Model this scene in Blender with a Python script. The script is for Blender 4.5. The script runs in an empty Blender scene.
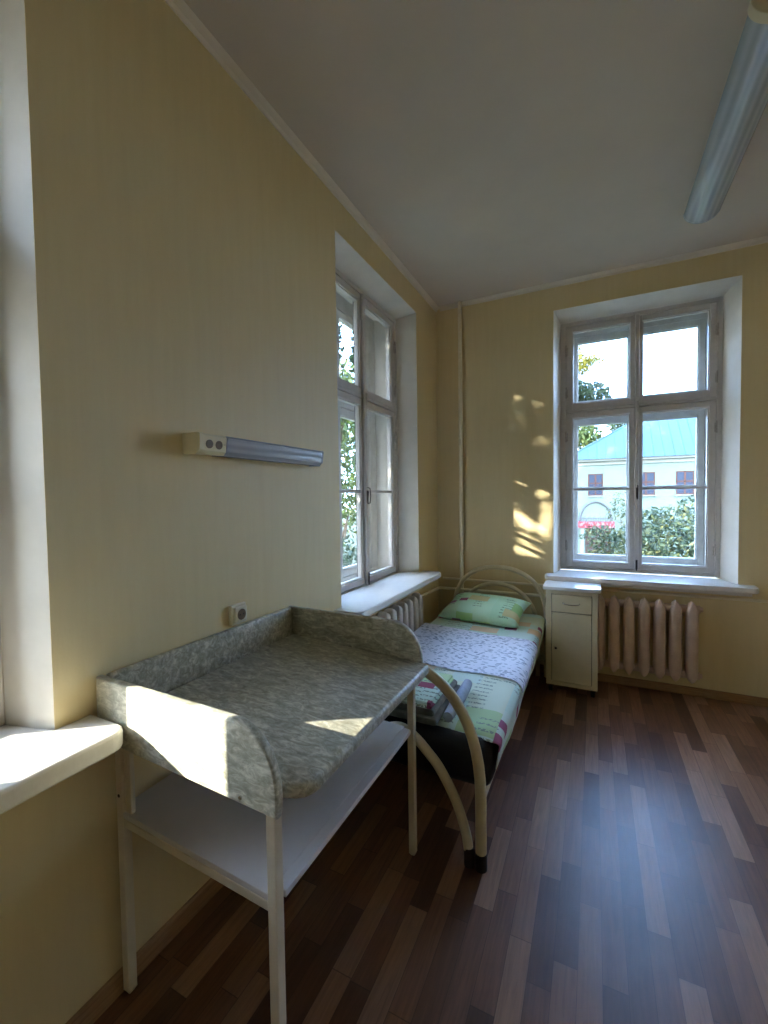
import bpy, bmesh, math, random
from mathutils import Vector, Matrix
R = math.radians
C = bpy.context.scene.collection
scn = bpy.context.scene

# ---------------------------------------------------------------- camera
F_PX, YAW, PIT, ROL = 430.32, 0.4544, -0.0352, -0.0140
cyw, syw = math.cos(YAW), math.sin(YAW)
Fv = Vector((-syw*math.cos(PIT), cyw*math.cos(PIT), math.sin(PIT)))
Rv = Vector((cyw, syw, 0)); Uv = Rv.cross(Fv)
c_, s_ = math.cos(ROL), math.sin(ROL)
R2 = c_*Rv + s_*Uv; U2 = -s_*Rv + c_*Uv
CAM = Vector((1.2653, -3.6954, 1.45))
cd = bpy.data.cameras.new('camera'); cam = bpy.data.objects.new('camera', cd); C.objects.link(cam)
M = Matrix((R2, U2, -Fv)).transposed().to_4x4(); M.translation = CAM
cam.matrix_world = M
cd.sensor_fit = 'VERTICAL'; cd.sensor_height = 36; cd.lens = 36*F_PX/1024
cd.clip_start = 0.02; cd.clip_end = 500
scn.camera = cam

# ---------------------------------------------------------------- light
SUN_DIR = Vector((1.36, 1.0, -0.575)).normalized()      # the way the light travels
w = bpy.data.worlds.new('sky'); scn.world = w; w.use_nodes = True
nt = w.node_tree; nt.nodes.clear()
tc = nt.nodes.new('ShaderNodeTexCoord'); sx = nt.nodes.new('ShaderNodeSeparateXYZ'); rp = nt.nodes.new('ShaderNodeValToRGB')
el = rp.color_ramp.elements; el[0].position = 0.0; el[0].color = (1.0, .97, .95, 1); el[1].position = .75; el[1].color = (.55, .70, 1.0, 1)
e2 = el.new(.18); e2.color = (.76, .85, 1.0, 1)
bg = nt.nodes.new('ShaderNodeBackground'); out = nt.nodes.new('ShaderNodeOutputWorld')
bg.inputs['Strength'].default_value = 10.0
nt.links.new(tc.outputs['Generated'], sx.inputs[0]); nt.links.new(sx.outputs[2], rp.inputs[0])
# the sky is a deeper blue on the side away from the sun
mr = nt.nodes.new('ShaderNodeMapRange'); mr.inputs[1].default_value = -.4; mr.inputs[2].default_value = .9
mx_ = nt.nodes.new('ShaderNodeMix'); mx_.data_type = 'RGBA'; mx_.blend_type = 'MULTIPLY'; mx_.inputs[7].default_value = (.55, .80, 1.18, 1)
nt.links.new(sx.outputs[1], mr.inputs[0]); nt.links.new(mr.outputs[0], mx_.inputs[0]); nt.links.new(rp.outputs[0], mx_.inputs[6])
nt.links.new(mx_.outputs[2], bg.inputs[0]); nt.links.new(bg.outputs[0], out.inputs[0])
sd = bpy.data.lights.new('sun', 'SUN'); sun = bpy.data.objects.new('sun', sd); C.objects.link(sun)
sd.energy = 18.0; sd.angle = R(0.6); sd.color = (1.0, 0.92, 0.80)
sun.rotation_euler = SUN_DIR.to_track_quat('-Z', 'Y').to_euler()
scn.view_settings.view_transform = 'Standard'; scn.view_settings.look = 'None'
scn.view_settings.exposure = 1.0; scn.view_settings.gamma = 1
scn.view_settings.use_curve_mapping = False
scn.cycles.max_bounces = 12; scn.cycles.diffuse_bounces = 8; scn.cycles.transparent_max_bounces = 24
scn.cycles.sample_clamp_indirect = 12

# ---------------------------------------------------------------- materials
def lin(c): return tuple(((x/255)/12.92 if x/255 <= .04045 else ((x/255+.055)/1.055)**2.4) for x in c)+(1,)
class NT:
    def __init__(s, name):
        s.m = bpy.data.materials.new(name); s.m.use_nodes = True; s.t = s.m.node_tree; s.t.nodes.clear()
        s.o = s.n('ShaderNodeOutputMaterial'); s.b = s.n('ShaderNodeBsdfPrincipled'); s.l(s.b.outputs[0], s.o.inputs[0])
    def n(s, k, **kw):
        x = s.t.nodes.new(k)
        for a, v in kw.items(): setattr(x, a, v)
        return x
    def l(s, a, b): s.t.links.new(a, b)
    def math(s, op, a, b=None, c=None):
        x = s.n('ShaderNodeMath', operation=op)
        for i, v in enumerate((a, b, c)):
            if v is None: continue
            if isinstance(v, (int, float)): x.inputs[i].default_value = v
            else: s.l(v, x.inputs[i])
        return x.outputs[0]
    def coord(s, kind='Object'): return s.n('ShaderNodeTexCoord').outputs[kind]
    def mapping(s, scale, rot=(0,0,0), loc=(0,0,0), kind='Object'):
        x = s.n('ShaderNodeMapping'); x.inputs['Scale'].default_value = scale; x.inputs['Rotation'].default_value = rot; x.inputs['Location'].default_value = loc
        s.l(s.coord(kind), x.inputs[0]); return x.outputs[0]
    def noise(s, vec, scale, detail=3, rough=.5, dist=0):
        x = s.n('ShaderNodeTexNoise'); x.inputs['Scale'].default_value = scale; x.inputs['Detail'].default_value = detail
        x.inputs['Roughness'].default_value = rough; x.inputs['Distortion'].default_value = dist
        if vec is not None: s.l(vec, x.inputs['Vector'])
        return x.outputs[0]
    def ramp(s, fac, stops, interp='LINEAR'):
        x = s.n('ShaderNodeValToRGB'); r = x.color_ramp; r.interpolation = interp
        while len(r.elements) < len(stops): r.elements.new(.5)
        for e, (p, c) in zip(r.elements, stops): e.position = p; e.color = lin(c) if max(c) > 1.01 else (tuple(c)+(1,))
        s.l(fac, x.inputs[0]); return x.outputs[0]
    def mix(s, fac, a, b, mode='MIX'):
        x = s.n('ShaderNodeMix', data_type='RGBA', blend_type=mode)
        for i, v in ((0, fac), (6, a), (7, b)):
            if isinstance(v, (int, float)): x.inputs[i].default_value = v
            elif isinstance(v, tuple): x.inputs[i].default_value = v
            else: s.l(v, x.inputs[i])
        return x.outputs[2]
    def bump(s, h, strength=.2, dist=.01):
        x = s.n('ShaderNodeBump'); x.inputs['Strength'].default_value = strength; x.inputs['Distance'].default_value = dist
        s.l(h, x.inputs['Height']); s.l(x.outputs[0], s.b.inputs['Normal'])
    def set(s, col=None, rough=None, metal=None, spec=None):
        if col is not None:
            if isinstance(col, tuple): s.b.inputs['Base Color'].default_value = col
            else: s.l(col, s.b.inputs['Base Color'])
        if rough is not None:
            if isinstance(rough, (int, float)): s.b.inputs['Roughness'].default_value = rough
            else: s.l(rough, s.b.inputs['Roughness'])
        if metal is not None: s.b.inputs['Metallic'].default_value = metal
        if spec is not None: s.b.inputs['Specular IOR Level'].default_value = spec
        return s.m

def paint(name, a, b=None, rough=.5, scale=3, bumps=.08, bscale=60, metal=0):
    t = NT(name); b = b or tuple(x*.93 for x in a)
    f = t.noise(t.coord(), scale, 4, .6)
    t.set(t.ramp(f, [(.35, b), (.65, a)]), rough, metal)
    if bumps: t.bump(t.noise(t.coord(), bscale, 3), bumps, .003)
    return t.m

WALL = NT('yellow wall paint')
_f = WALL.noise(WALL.coord(), 1.1, 4, .6); _g = WALL.noise(WALL.mapping((14, 14, 1.2)), 2.0, 4, .6)
WALL.set(WALL.mix(.35, WALL.ramp(_f, [(.3, (220, 200, 152)), (.7, (228, 209, 162))]), WALL.ramp(_g, [(.3, (212, 194, 146)), (.7, (225, 209, 163))])), .55)
WALL.bump(WALL.noise(WALL.mapping((30, 30, 18)), 4, 5, .6), .12, .004); WALL = WALL.m
CEIL = paint('ceiling whitewash', (208, 196, 178), (200, 189, 172), .85, 1.5, .1, 90)
REVEAL = paint('white reveal plaster', (228, 222, 210), (216, 210, 197), .5, 4, .1, 40)
FRAMEP = NT('aged white window paint')
_f = FRAMEP.noise(FRAMEP.coord(), 22, 5, .7)
FRAMEP.set(FRAMEP.ramp(_f, [(.24, (150, 138, 126)), (.30, (196, 189, 182)), (.7, (206, 199, 192))]), .38)
FRAMEP.bump(_f, .15, .002); FRAMEP = FRAMEP.m
OUTERP = paint('outer sash white paint', (222, 220, 214), (206, 202, 194), .45, 10, .1, 50)
SILLP = NT('window sill gloss paint')
_f = SILLP.noise(SILLP.coord(), 30, 6, .75)
SILLP.set(SILLP.ramp(_f, [(.20, (120, 106, 86)), (.24, (216, 212, 204)), (.6, (226, 222, 215))]), .22)
SILLP.bump(SILLP.noise(SILLP.coord(), 12, 3), .1, .004); SILLP = SILLP.m
GAP_SHADE = paint('gap shade', (52, 44, 38), None, .8, 5, 0)  # shade of narrow gaps, put into the colour of what lies behind
HINGE = paint('painted hinge metal', (186, 178, 170), (160, 150, 140), .4, 60, .1, 80)
IRON = paint('bare dark iron', (66, 60, 56), (40, 36, 32), .4, 60, .1, 80, .6)
PIPE = paint('cream pipe paint', (238, 228, 202), (228, 218, 190), .35, 12, .05, 50)
RADP = paint('pinkish cream radiator paint', (224, 198, 180), (212, 184, 166), .4, 14, .12, 70)
RADW = paint('white radiator paint', (214, 206, 196), (196, 186, 176), .4, 14, .12, 70)
BEDP = paint('cream enamel tube paint', (214, 202, 168), (204, 190, 154), .3, 8, .04, 40)
TAPE = paint('black electrical tape', (22, 20, 20), (34, 32, 30), .45, 60, .3, 120)
TABLEW = paint('white painted steel tube', (224, 212, 188), (210, 198, 174), .4, 8, .05, 50)
SHELFW = paint('white laminate board', (214, 208, 204), (206, 200, 196), .35, 4, .02, 50)
EDGEC = paint('cream board edging', (196, 182, 154), (182, 168, 140), .5, 18, .05, 50)
STANDC = paint('cream cabinet enamel', (222, 212, 180), (212, 202, 170), .35, 5, .03, 50)
STANDT = paint('white glossy cabinet top', (232, 232, 228), (226, 226, 220), .16, 5, .0, 50)
CHROME = NT('worn chrome').set((.55, .55, .55, 1), .25, 1)
RUBBER = paint('black castor rubber', (26, 25, 25), None, .5, 30, 0)
PLASTC = paint('cream switch plastic', (226, 214, 176), (220, 208, 168), .4, 8, 0)
PLASTW = paint('ivory socket plastic', (224, 216, 192), (216, 206, 182), .35, 8, 0)
DARKH = paint('dark socket holes', (58, 46, 36), None, .6, 20, 0)
BROWNS = paint('brown socket insert', (120, 100, 74), (96, 78, 56), .4, 30, 0)
BASEB = NT('wood baseboard')
_f = BASEB.noise(BASEB.mapping((3, 3, 60)), 3, 4, .6)
BASEB.set(BASEB.ramp(_f, [(.3, (134, 98, 64)), (.7, (168, 130, 90))]), .45); BASEB = BASEB.m
NAVY = paint('navy mattress ticking', (9, 12, 24), (15, 20, 36), .5, 14, .1, 60)

def glass():
    t = NT('window glass'); t.t.nodes.remove(t.b)
    tr = t.n('ShaderNodeBsdfTransparent'); tr.inputs[0].default_value = (.975, .985, .98, 1)
    gl = t.n('ShaderNodeBsdfGlossy'); gl.inputs['Roughness'].default_value = .02
    lw = t.n('ShaderNodeLayerWeight')       # Schlick reflectance of one face of a thin pane
    fr = t.math('ADD', t.math('MULTIPLY', t.math('POWER', lw.outputs['Facing'], 5.0), .85), .03)
    lw.inputs[0].default_value = .5
    mx = t.n('ShaderNodeMixShader'); t.l(fr, mx.inputs[0]); t.l(tr.outputs[0], mx.inputs[1]); t.l(gl.outputs[0], mx.inputs[2])
    t.l(mx.outputs[0], t.o.inputs[0]); return t.m
GLASS = glass()

def floor_mat():
    t = NT('laminate strip floor'); sp = t.n('ShaderNodeSeparateXYZ'); t.l(t.coord(), sp.inputs[0])
    xs = t.math('DIVIDE', sp.outputs[0], .068); row = t.math('FLOOR', xs)
    wn = t.n('ShaderNodeTexWhiteNoise', noise_dimensions='1D'); t.l(row, wn.inputs['W'])
    ys = t.math('ADD', t.math('DIVIDE', sp.outputs[1], .40), t.math('MULTIPLY', wn.outputs[0], 7.0)); cell = t.math('FLOOR', ys)
    cb = t.n('ShaderNodeCombineXYZ'); t.l(row, cb.inputs[0]); t.l(cell, cb.inputs[1])
    w2 = t.n('ShaderNodeTexWhiteNoise', noise_dimensions='2D'); t.l(cb.outputs[0], w2.inputs['Vector'])
    base = t.ramp(w2.outputs[0], [(0, (108, 72, 50)), (.28, (132, 91, 65)), (.55, (148, 104, 77)), (.8, (172, 127, 97)), (1, (200, 156, 124))])
    mp = t.n('ShaderNodeMapping'); mp.inputs['Scale'].default_value = (60, 4, 1); t.l(t.coord(), mp.inputs[0])
    off = t.n('ShaderNodeVectorMath', operation='ADD'); t.l(mp.outputs[0], off.inputs[0])
    sc = t.n('ShaderNodeVectorMath', operation='SCALE'); t.l(cb.outputs[0], sc.inputs[0]); sc.inputs['Scale'].default_value = 3.7; t.l(sc.outputs[0], off.inputs[1])
    g = t.noise(off.outputs[0], 1.2, 5, .65, .6)
    col = t.mix(.55, base, t.ramp(g, [(.3, (.62, .62, .62)), (.7, (1.15, 1.12, 1.1))]), 'MULTIPLY')
    fx = t.math('FRACT', xs); fy = t.math('FRACT', ys)
    ex = t.math('LESS_THAN', t.math('ABSOLUTE', t.math('SUBTRACT', fx, .5)), .485)
    ey = t.math('LESS_THAN', t.math('ABSOLUTE', t.math('SUBTRACT', fy, .5)), .4965)
    e = t.math('MULTIPLY', ex, ey)
    col = t.mix(e, t.mix(.6, col, lin((40, 26, 18))), col)
    t.set(col, .36, 0, .5)
    t.bump(t.math('ADD', t.math('MULTIPLY', g, .3), t.noise(t.coord(), 160, 3)), .12, .002)
    return t.m
FLOOR = floor_mat()

def marble_mat():
    t = NT('grey green marbled oilcloth')
    a = t.noise(t.mapping((7, 17, 17), (0, 0, .6)), 3.0, 6, .68, .9)
    b = t.noise(t.coord(), 70, 4, .6)
    c = t.mix(.25, t.ramp(a, [(.34, (140, 138, 120)), (.50, (178, 176, 158)), (.64, (228, 226, 210))]), t.ramp(b, [(.35, (104, 106, 96)), (.65, (190, 190, 178))]))
    t.set(c, .36, 0, .5); t.bump(t.noise(t.coord(), 26, 4, .6), .12, .004); return t.m
MARBLE = marble_mat()

def patch_mat(name, seed=0, scale=1.0, tint=None):
    """Mint bedding printed with overlapping rectangles, magenta bars and fine lettering-like rules."""
    t = NT(name); sp = t.n('ShaderNodeSeparateXYZ'); t.l(t.coord('UV'), sp.inputs[0])
    def cells(sx, sy, k):
        cb = t.n('ShaderNodeCombineXYZ')
        x = t.math('ADD', t.math('MULTIPLY', sp.outputs[0], sx*scale), k*1.37+seed); r = t.math('FLOOR', x)
        wn = t.n('ShaderNodeTexWhiteNoise', noise_dimensions='1D'); t.l(t.math('ADD', r, k*9.1+seed), wn.inputs['W'])
        y = t.math('ADD', t.math('MULTIPLY', sp.outputs[1], sy*scale), t.math('MULTIPLY', wn.outputs[0], 5))
        t.l(r, cb.inputs[0]); t.l(t.math('FLOOR', y), cb.inputs[1]); cb.inputs[2].default_value = k+seed
        w2 = t.n('ShaderNodeTexWhiteNoise', noise_dimensions='3D'); t.l(cb.outputs[0], w2.inputs['Vector'])
        return w2.outputs[0], t.math('FRACT', x), t.math('FRACT', y)
    a, _, _ = cells(6.2, 5.0, 1)
    col = t.ramp(a, [(0, (200, 222, 208)), (.25, (184, 208, 158)), (.42, (208, 224, 212)), (.62, (214, 222, 200)), (.78, (172, 200, 146)), (.88, (206, 226, 218))], 'CONSTANT')
    b, fx, fy = cells(9.5, 9.0, 4)
    ins = t.math('MULTIPLY', t.math('LESS_THAN', t.math('ABSOLUTE', t.math('SUBTRACT', fx, .5)), .40), t.math('LESS_THAN', t.math('ABSOLUTE', t.math('SUBTRACT', fy, .5)), .28))
    bar = t.ramp(b, [(0, (162, 92, 122)), (.5, (178, 122, 160)), (.75, (196, 152, 180)), (.9, (150, 80, 98))], 'CONSTANT')
    sel = t.math('MULTIPLY', ins, t.math('LESS_THAN', t.math('FRACT', t.math('MULTIPLY', b, 13.7)), .15))
    d, gx, gy = cells(11, 2.6, 8)
    rules = t.math('MULTIPLY', t.math('LESS_THAN', t.math('FRACT', t.math('MULTIPLY', gy, 9)), .34), t.math('LESS_THAN', d, .34))
    wn = t.noise(t.coord('UV'), 90*scale, 1); rules = t.math('MULTIPLY', rules, t.math('GREATER_THAN', wn, .48))
    col = t.mix(rules, col, lin((142, 158, 142)))
    col = t.mix(sel, col, bar)
    h, hx, hy = cells(5.2, 4.1, 15)
    pe = t.math('MULTIPLY', t.math('LESS_THAN', h, .12), t.math('LESS_THAN', t.math('ABSOLUTE', t.math('SUBTRACT', hy, .5)), .22))
    col = t.mix(pe, col, lin((222, 196, 160)))
    if tint: col = t.mix(1.0, col, tint, 'MULTIPLY')
    t.set(col, .8, 0, .2); t.bump(t.noise(t.coord('UV'), 260, 2), .08, .002); return t.m
SPREAD = patch_mat('mint patchwork print', 0)
PILLOWM = patch_mat('green patchwork print', 5, 1.25, (.80, .95, .72, 1))
FOLDM = patch_mat('pale green folded print', 7, 1.1)

def leafprint():
    t = NT('white cotton with blue grey leaf print')
    u = t.mapping((30, 56, 1), (0, 0, .12), kind='UV')
    v = t.n('ShaderNodeTexVoronoi', feature='F1'); v.inputs['Scale'].default_value = 1.0; v.inputs['Randomness'].default_value = .75; t.l(u, v.inputs['Vector'])
    lt = t.math('LESS_THAN', v.outputs['Distance'], .40)
    ink = t.ramp(t.noise(u, .6, 1), [(.4, (138, 150, 172)), (.6, (170, 182, 200))])
    t.set(t.mix(lt, lin((226, 230, 242)), ink), .85, 0, .2); t.bump(t.noise(t.coord('UV'), 200, 2), .06, .002); return t.m
LEAFP = leafprint()
GREYB = paint('charcoal grey blanket wool', (128, 128, 120), (104, 104, 98), .95, 20, .4, 180)
BLUEB = paint('blue grey fleece', (176, 186, 202), (150, 162, 182), .95, 12, .4, 160)

# ---------------------------------------------------------------- mesh helpers
class MB:
    def __init__(s): s.bm = bmesh.new(); s.uv = None
    def box(s, a, b, bev=0):
        a, b = Vector(a), Vector(b)
        lo = Vector(map(min, a, b)); hi = Vector(map(max, a, b))
        r = bmesh.ops.create_cube(s.bm, size=1)
        vs = r['verts']
        for v in vs: v.co = Vector((lo[i]+(v.co[i]+.5)*(hi[i]-lo[i]) for i in range(3)))
        if bev:
            es = list({e for v in vs for e in v.link_edges})
            bmesh.ops.bevel(s.bm, geom=es, offset=bev, segments=2, affect='EDGES', profile=.5)
        return s
    def quad(s, pts):
        s.bm.faces.new([s.bm.verts.new(p) for p in pts]); return s
    def prism(s, pts, ext, bev=0):
        """pts: closed polygon in 3D, ext: extrusion vector"""
        e = Vector(ext); n = len(pts)
        a = [s.bm.verts.new(p) for p in pts]; b = [s.bm.verts.new(Vector(p)+e) for p in pts]
        fs = [s.bm.faces.new(a), s.bm.faces.new(b[::-1])]
        for i in range(n): fs.append(s.bm.faces.new((a[i], b[i], b[(i+1) % n], a[(i+1) % n])))
        bmesh.ops.recalc_face_normals(s.bm, faces=fs)
        if bev:
            es = list({e_ for f in fs[:2] for e_ in f.edges})
            bmesh.ops.bevel(s.bm, geom=es, offset=bev, segments=3, affect='EDGES', profile=.5)
        return s
    def tube(s, pts, r, n=12, cap=True, closed=False):
        pts = [Vector(p) for p in pts]; rings = []; prev = None
        rs = r if isinstance(r, (list, tuple)) else [r]*len(pts)
        for i, p in enumerate(pts):
            if i == 0: d = pts[1]-p
            elif i == len(pts)-1: d = p-pts[-2]
            else: d = (pts[i+1]-pts[i]).normalized()+(p-pts[i-1]).normalized()
            d.normalize()
            if prev is None:
                up = Vector((0, 0, 1)) if abs(d.z) < .9 else Vector((1, 0, 0))
                x = d.cross(up).normalized()
            else: x = (prev-d*prev.dot(d)).normalized()
            prev = x; y = d.cross(x)
            rings.append([s.bm.verts.new(p+(x*math.cos(2*math.pi*k/n)+y*math.sin(2*math.pi*k/n))*rs[i]) for k in range(n)])
        for i in range(len(rings)-1):
            for k in range(n): s.bm.faces.new((rings[i][k], rings[i][(k+1) % n], rings[i+1][(k+1) % n], rings[i+1][k]))
        if cap:
            s.bm.faces.new(rings[0][::-1]); s.bm.faces.new(rings[-1])
        return s
    def cyl(s, a, b, r, n=20): return s.tube([a, b], r, n)
    def build(s, name, mat, parent=None, smooth=False, bevel=0, subsurf=0):
        bmesh.ops.recalc_face_normals(s.bm, faces=s.bm.faces[:])
        me = bpy.data.meshes.new(name); s.bm.to_mesh(me); s.bm.free()
        if isinstance(mat, (list, tuple)):
            for m in mat: me.materials.append(m)
        else: me.materials.append(mat)
        o = bpy.data.objects.new(name, me); C.objects.link(o)
        if parent:
            o.parent = parent; bpy.context.view_layer.update()
            # geometry is written in world space: undo the parents' offset
            P = Matrix.Identity(4); q = parent
            while q: P = Matrix.LocRotScale(q.location, q.rotation_euler, q.scale) @ P if False else Matrix.Translation(q.location) @ P; q = q.parent
            me.transform(P.inverted())
        if smooth:
            for p in me.polygons: p.use_smooth = True
        if bevel:
            b = o.modifiers.new('bevel', 'BEVEL'); b.width = bevel; b.segments = 2; b.limit_method = 'ANGLE'; b.angle_limit = R(40)
        if subsurf:
            b = o.modifiers.new('sub', 'SUBSURF'); b.levels = subsurf; b.render_levels = subsurf
        if smooth and not subsurf:
            try:
                for e in me.edges: pass
                me.set_sharp_from_angle(angle=R(50))
            except Exception: pass
        return o
def tag(o, label=None, cat=None, group=None, kind=None):
    for k, v in (('label', label), ('category', cat), ('group', group), ('kind', kind)):
        if v: o[k] = v
    return o
def thing(name, loc, label=None, cat=None, group=None, kind=None):
    o = bpy.data.objects.new(name, None); C.objects.link(o); o.location = loc; o.empty_display_size = .05
    return tag(o, label, cat, group, kind)
def px(u, v, ax, val):
    d = Fv*F_PX + R2*(u-384) + U2*(512-v)
    i = 'xyz'.index(ax); t = (val-CAM[i])/d[i]
    return CAM + d*t

# ---------------------------------------------------------------- room shell
H = 3.106; XR = 4.9; YB = -6.4; T = .56
# openings as (u0, u1, z0, z1) on the wall's inner face
W1 = dict(u0=.973, u1=2.153); W2 = dict(u0=.478, u1=1.664); W3 = dict(u0=3.084, u1=4.27); W4_ADDED = dict(u0=5.0, u1=6.18); W5_ADDED = dict(u0=3.35, u1=4.53)  # the last two are unseen openings, added to brighten the room
Z0, Z1 = .80, 2.90
def wall_with_holes(name, P, a, b, holes, mat):
    """P(u, d, z) -> world; hole = (u0, u1); the hole is cut straight and a little wide, the reveal lining fills it"""
    m = MB(); e = .03
    def bx(u0, u1, z0, z1): m.box(P(u0, 0, z0), P(u1, T, z1))
    cur = a
    for (u0, u1) in holes:
        bx(cur, u0, -.2, H+.2); bx(u0, u1, -.2, Z0-.035); bx(u0, u1, Z1, H+.2); cur = u1
    bx(cur, b, -.2, H+.2)
    return tag(m.build(name, mat), kind='structure')
PF = lambda u, d, z: Vector((u, d, z))
PL = lambda u, d, z: Vector((-d, -u, z))
wall_with_holes('wall_far', PF, -T, XR+.2, [(W1['u0'], W1['u1']), (W5_ADDED['u0'], W5_ADDED['u1'])], WALL)
wall_with_holes('wall_left', PL, 0, -YB+.2, [(W2['u0'], W2['u1']), (W3['u0'], W3['u1']), (W4_ADDED['u0'], W4_ADDED['u1'])], WALL)
tag(MB().box((XR, YB-.2, -.2), (XR+.2, 0, H+.2)).build('wall_right', WALL), kind='structure')
tag(MB().box((0, YB-.2, -.2), (XR, YB, H+.2)).build('wall_back', WALL), kind='structure')
tag(MB().box((0, YB, -.2), (XR, 0, 0)).build('floor', FLOOR), kind='structure')
tag(MB().box((0, YB, H), (XR, 0, H+.2)).build('ceiling', CEIL), kind='structure')
COVE = paint('whitewashed ceiling moulding', (232, 222, 204), None, .7, 2, .05, 50)
def cove(P, a, b, n, s=.028):
    m = MB(); pts = [(0, H), (s*1.3, H), (s*1.0, H-.008), (s*.45, H-s*.55), (.006, H-s), (0, H-s)]
    m.prism([P(a, -d, z) for d, z in pts], P(b, 0, 0)-P(a, 0, 0)); return tag(m.build('trim_%d' % n, COVE), kind='structure')
cove(PF, .04, XR, 1); cove(PL, 0, -YB, 2)
def base(P, a, b, name):
    m = MB(); pts = [(0, 0), (.02, 0), (.02, .012), (.012, .048), (.006, .056), (0, .056)]
    m.prism([P(a, -d, z) for d, z in pts], P(b, 0, 0)-P(a, 0, 0)); return tag(m.build(name, BASEB), kind='structure')
base(PF, .022, XR, 'baseboard_far'); base(PL, 0, -YB, 'baseboard_left')

# ---------------------------------------------------------------- windows
def window(n, P, u0, u1, dI, dO, sill, cells_handles=True):
    """u0..u1 the opening on the wall face; dI and dO the depths of the inner and the outer sashes"""
    W = thing('window_%d' % n, P((u0+u1)/2, dI, .82), kind='structure')
    fz0, fz1 = .822, 2.853
    f0, f1 = u0+.040, u1-.058 if n == 1 else u1-.045
    s = ((f1-f0)/1.08)
    zt = 2.892 if n == 1 else 2.925
    # reveal lining, splayed from the wall face back to the frame
    m = MB(); o_, i_ = [(u0, Z0-.03), (u1, Z0-.03), (u1, zt), (u0, zt)], [(f0, Z0-.03), (f1, Z0-.03), (f1, fz1+.005), (f0, fz1+.005)]
    zt_ = Z1 if n == 1 else Z1
    o_ = [(u0, Z0-.03), (u1, Z0-.03), (u1, Z1-.002), (u0, Z1-.002)]
    for k in (1, 2, 3):
        a, b = o_[k], o_[(k+1) % 4]; c, d = i_[(k+1) % 4], i_[k]
        ctr = Vector(((u0+u1)/2, 0, 1.9))
        def outw(p, q): return (p[0]+(.03 if p[0] > ctr.x else -.03)*(q), p[1]+(.03*q if p[1] > 2 else 0))
        front = [P(a[0], 0.001, a[1]), P(b[0], 0.001, b[1]), P(c[0], dI, c[1]), P(d[0], dI, d[1])]
        m.quad(front)
    # cavity between the sashes
    g0, g1, gz0, gz1 = f0-.05, f1+.05, .82, 2.92
    gi0, gi1 = max(g0, u0+.001), min(g1, u1-.001)
    gz1 = min(gz1, Z1-.001)
    for a, b in (((gi0, gz0), (gi0, gz1)), ((gi0, gz1), (gi1, gz1)), ((gi1, gz1), (gi1, gz0)), ((gi1, gz0), (gi0, gz0))):
        m.quad([P(a[0], dI+.02, a[1]), P(b[0], dI+.02, b[1]), P(b[0], T, b[1]), P(a[0], T, a[1])])
    m.build('reveal_lining', REVEAL, W)
    def U(x): return f0+(x-1.015)*s        # window 1's measured positions, scaled to this opening
    # inner frame
    m = MB()
    for a, b in (((1.015, fz0), (1.056, fz1)), ((2.064, fz0), (2.095, fz1)), ((1.056, fz0), (2.064, .846)), ((1.056, 2.822), (2.064, fz1)), ((1.056, 2.122), (2.064, 2.140))):
        m.box(P(U(a[0]), dI-.005, a[1]), P(U(b[0]), dI+.06, b[1]), .003)
    m.box(P(U(1.549), dI-.022, .84), P(U(1.579), dI-.001, 2.828), .006)     # overlap moulding down the middle
    m.build('window_frame', FRAMEP, W)
    MB().box(P(U(1.05), dI+.02, .835), P(U(2.07), dI+.05, 2.835)).bm.free()
    def casement(name, a, b, z0, z1, ga, gb, gz0, gz1, d0, mat, bar=None, hinge=None):
        m = MB(); t = .042; st = .008
        m.box(P(U(a), d0, z0), P(U(ga)-st, d0+t, z1), .003); m.box(P(U(gb)+st, d0, z0), P(U(b), d0+t, z1), .003)
        m.box(P(U(ga)-st, d0, z0), P(U(gb)+st, d0+t, gz0-st), .003); m.box(P(U(ga)-st, d0, gz1+st), P(U(gb)+st, d0+t, z1), .003)
        # stepped glazing moulding
        m.box(P(U(ga)-st, d0+.010, gz0-st), P(U(ga), d0+t, gz1+st), .002); m.box(P(U(gb), d0+.010, gz0-st), P(U(gb)+st, d0+t, gz1+st), .002)
        m.box(P(U(ga), d0+.010, gz0-st), P(U(gb), d0+t, gz0), .002); m.box(P(U(ga), d0+.010, gz1), P(U(gb), d0+t, gz1+st), .002)
        o = m.build(name, mat, W)
        if bar: MB().box(P(U(ga), d0+.006, bar-.010), P(U(gb), d0+.038, bar+.010), .003).build('glazing_bar', mat, o)
        zs = [(gz0, bar-.010), (bar+.010, gz1)] if bar else [(gz0, gz1)]
        for zz in zs:
            MB().box(P(U(ga)+.0005, d0+.022, zz[0]+.0005), P(U(gb)-.0005, d0+.025, zz[1]-.0005)).build('glass_pane', GLASS, o)
        if hinge is not None:
            for zh in hinge[1]:
                uh = U(hinge[0]); g = MB()
                g.tube([P(uh, d0-.010, zh-.040), P(uh, d0-.010, zh+.040)], .0065, 10)
                g.tube([P(uh, d0-.010, zh+.040), P(uh, d0-.010, zh+.052)], [.0085, .003], 10)
                g.box(P(uh-.014, d0-.004, zh-.034), P(uh+.014, d0-.0055+.003, zh+.034))
                g.build('hinge', HINGE, o)
        return o
    hz_l, hz_u = (1.02, 1.92), (2.28, 2.62)
    cl = casement('casement', 1.058, 1.549, .850, 2.118, 1.112, 1.510, .900, 2.068, dI, FRAMEP, 1.488, (1.057, hz_l))
    cr = casement('casement', 1.579, 2.063, .850, 2.118, 1.605, 2.012, .900, 2.068, dI, FRAMEP, 1.488, (2.064, hz_l))
    casement('casement', 1.058, 1.549, 2.143, 2.820, 1.112, 1.510, 2.200, 2.770, dI, FRAMEP, None, (1.057, hz_u))
    casement('casement', 1.579, 2.063, 2.143, 2.820, 1.605, 2.012, 2.200, 2.770, dI, FRAMEP, None, (2.064, hz_u))
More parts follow.
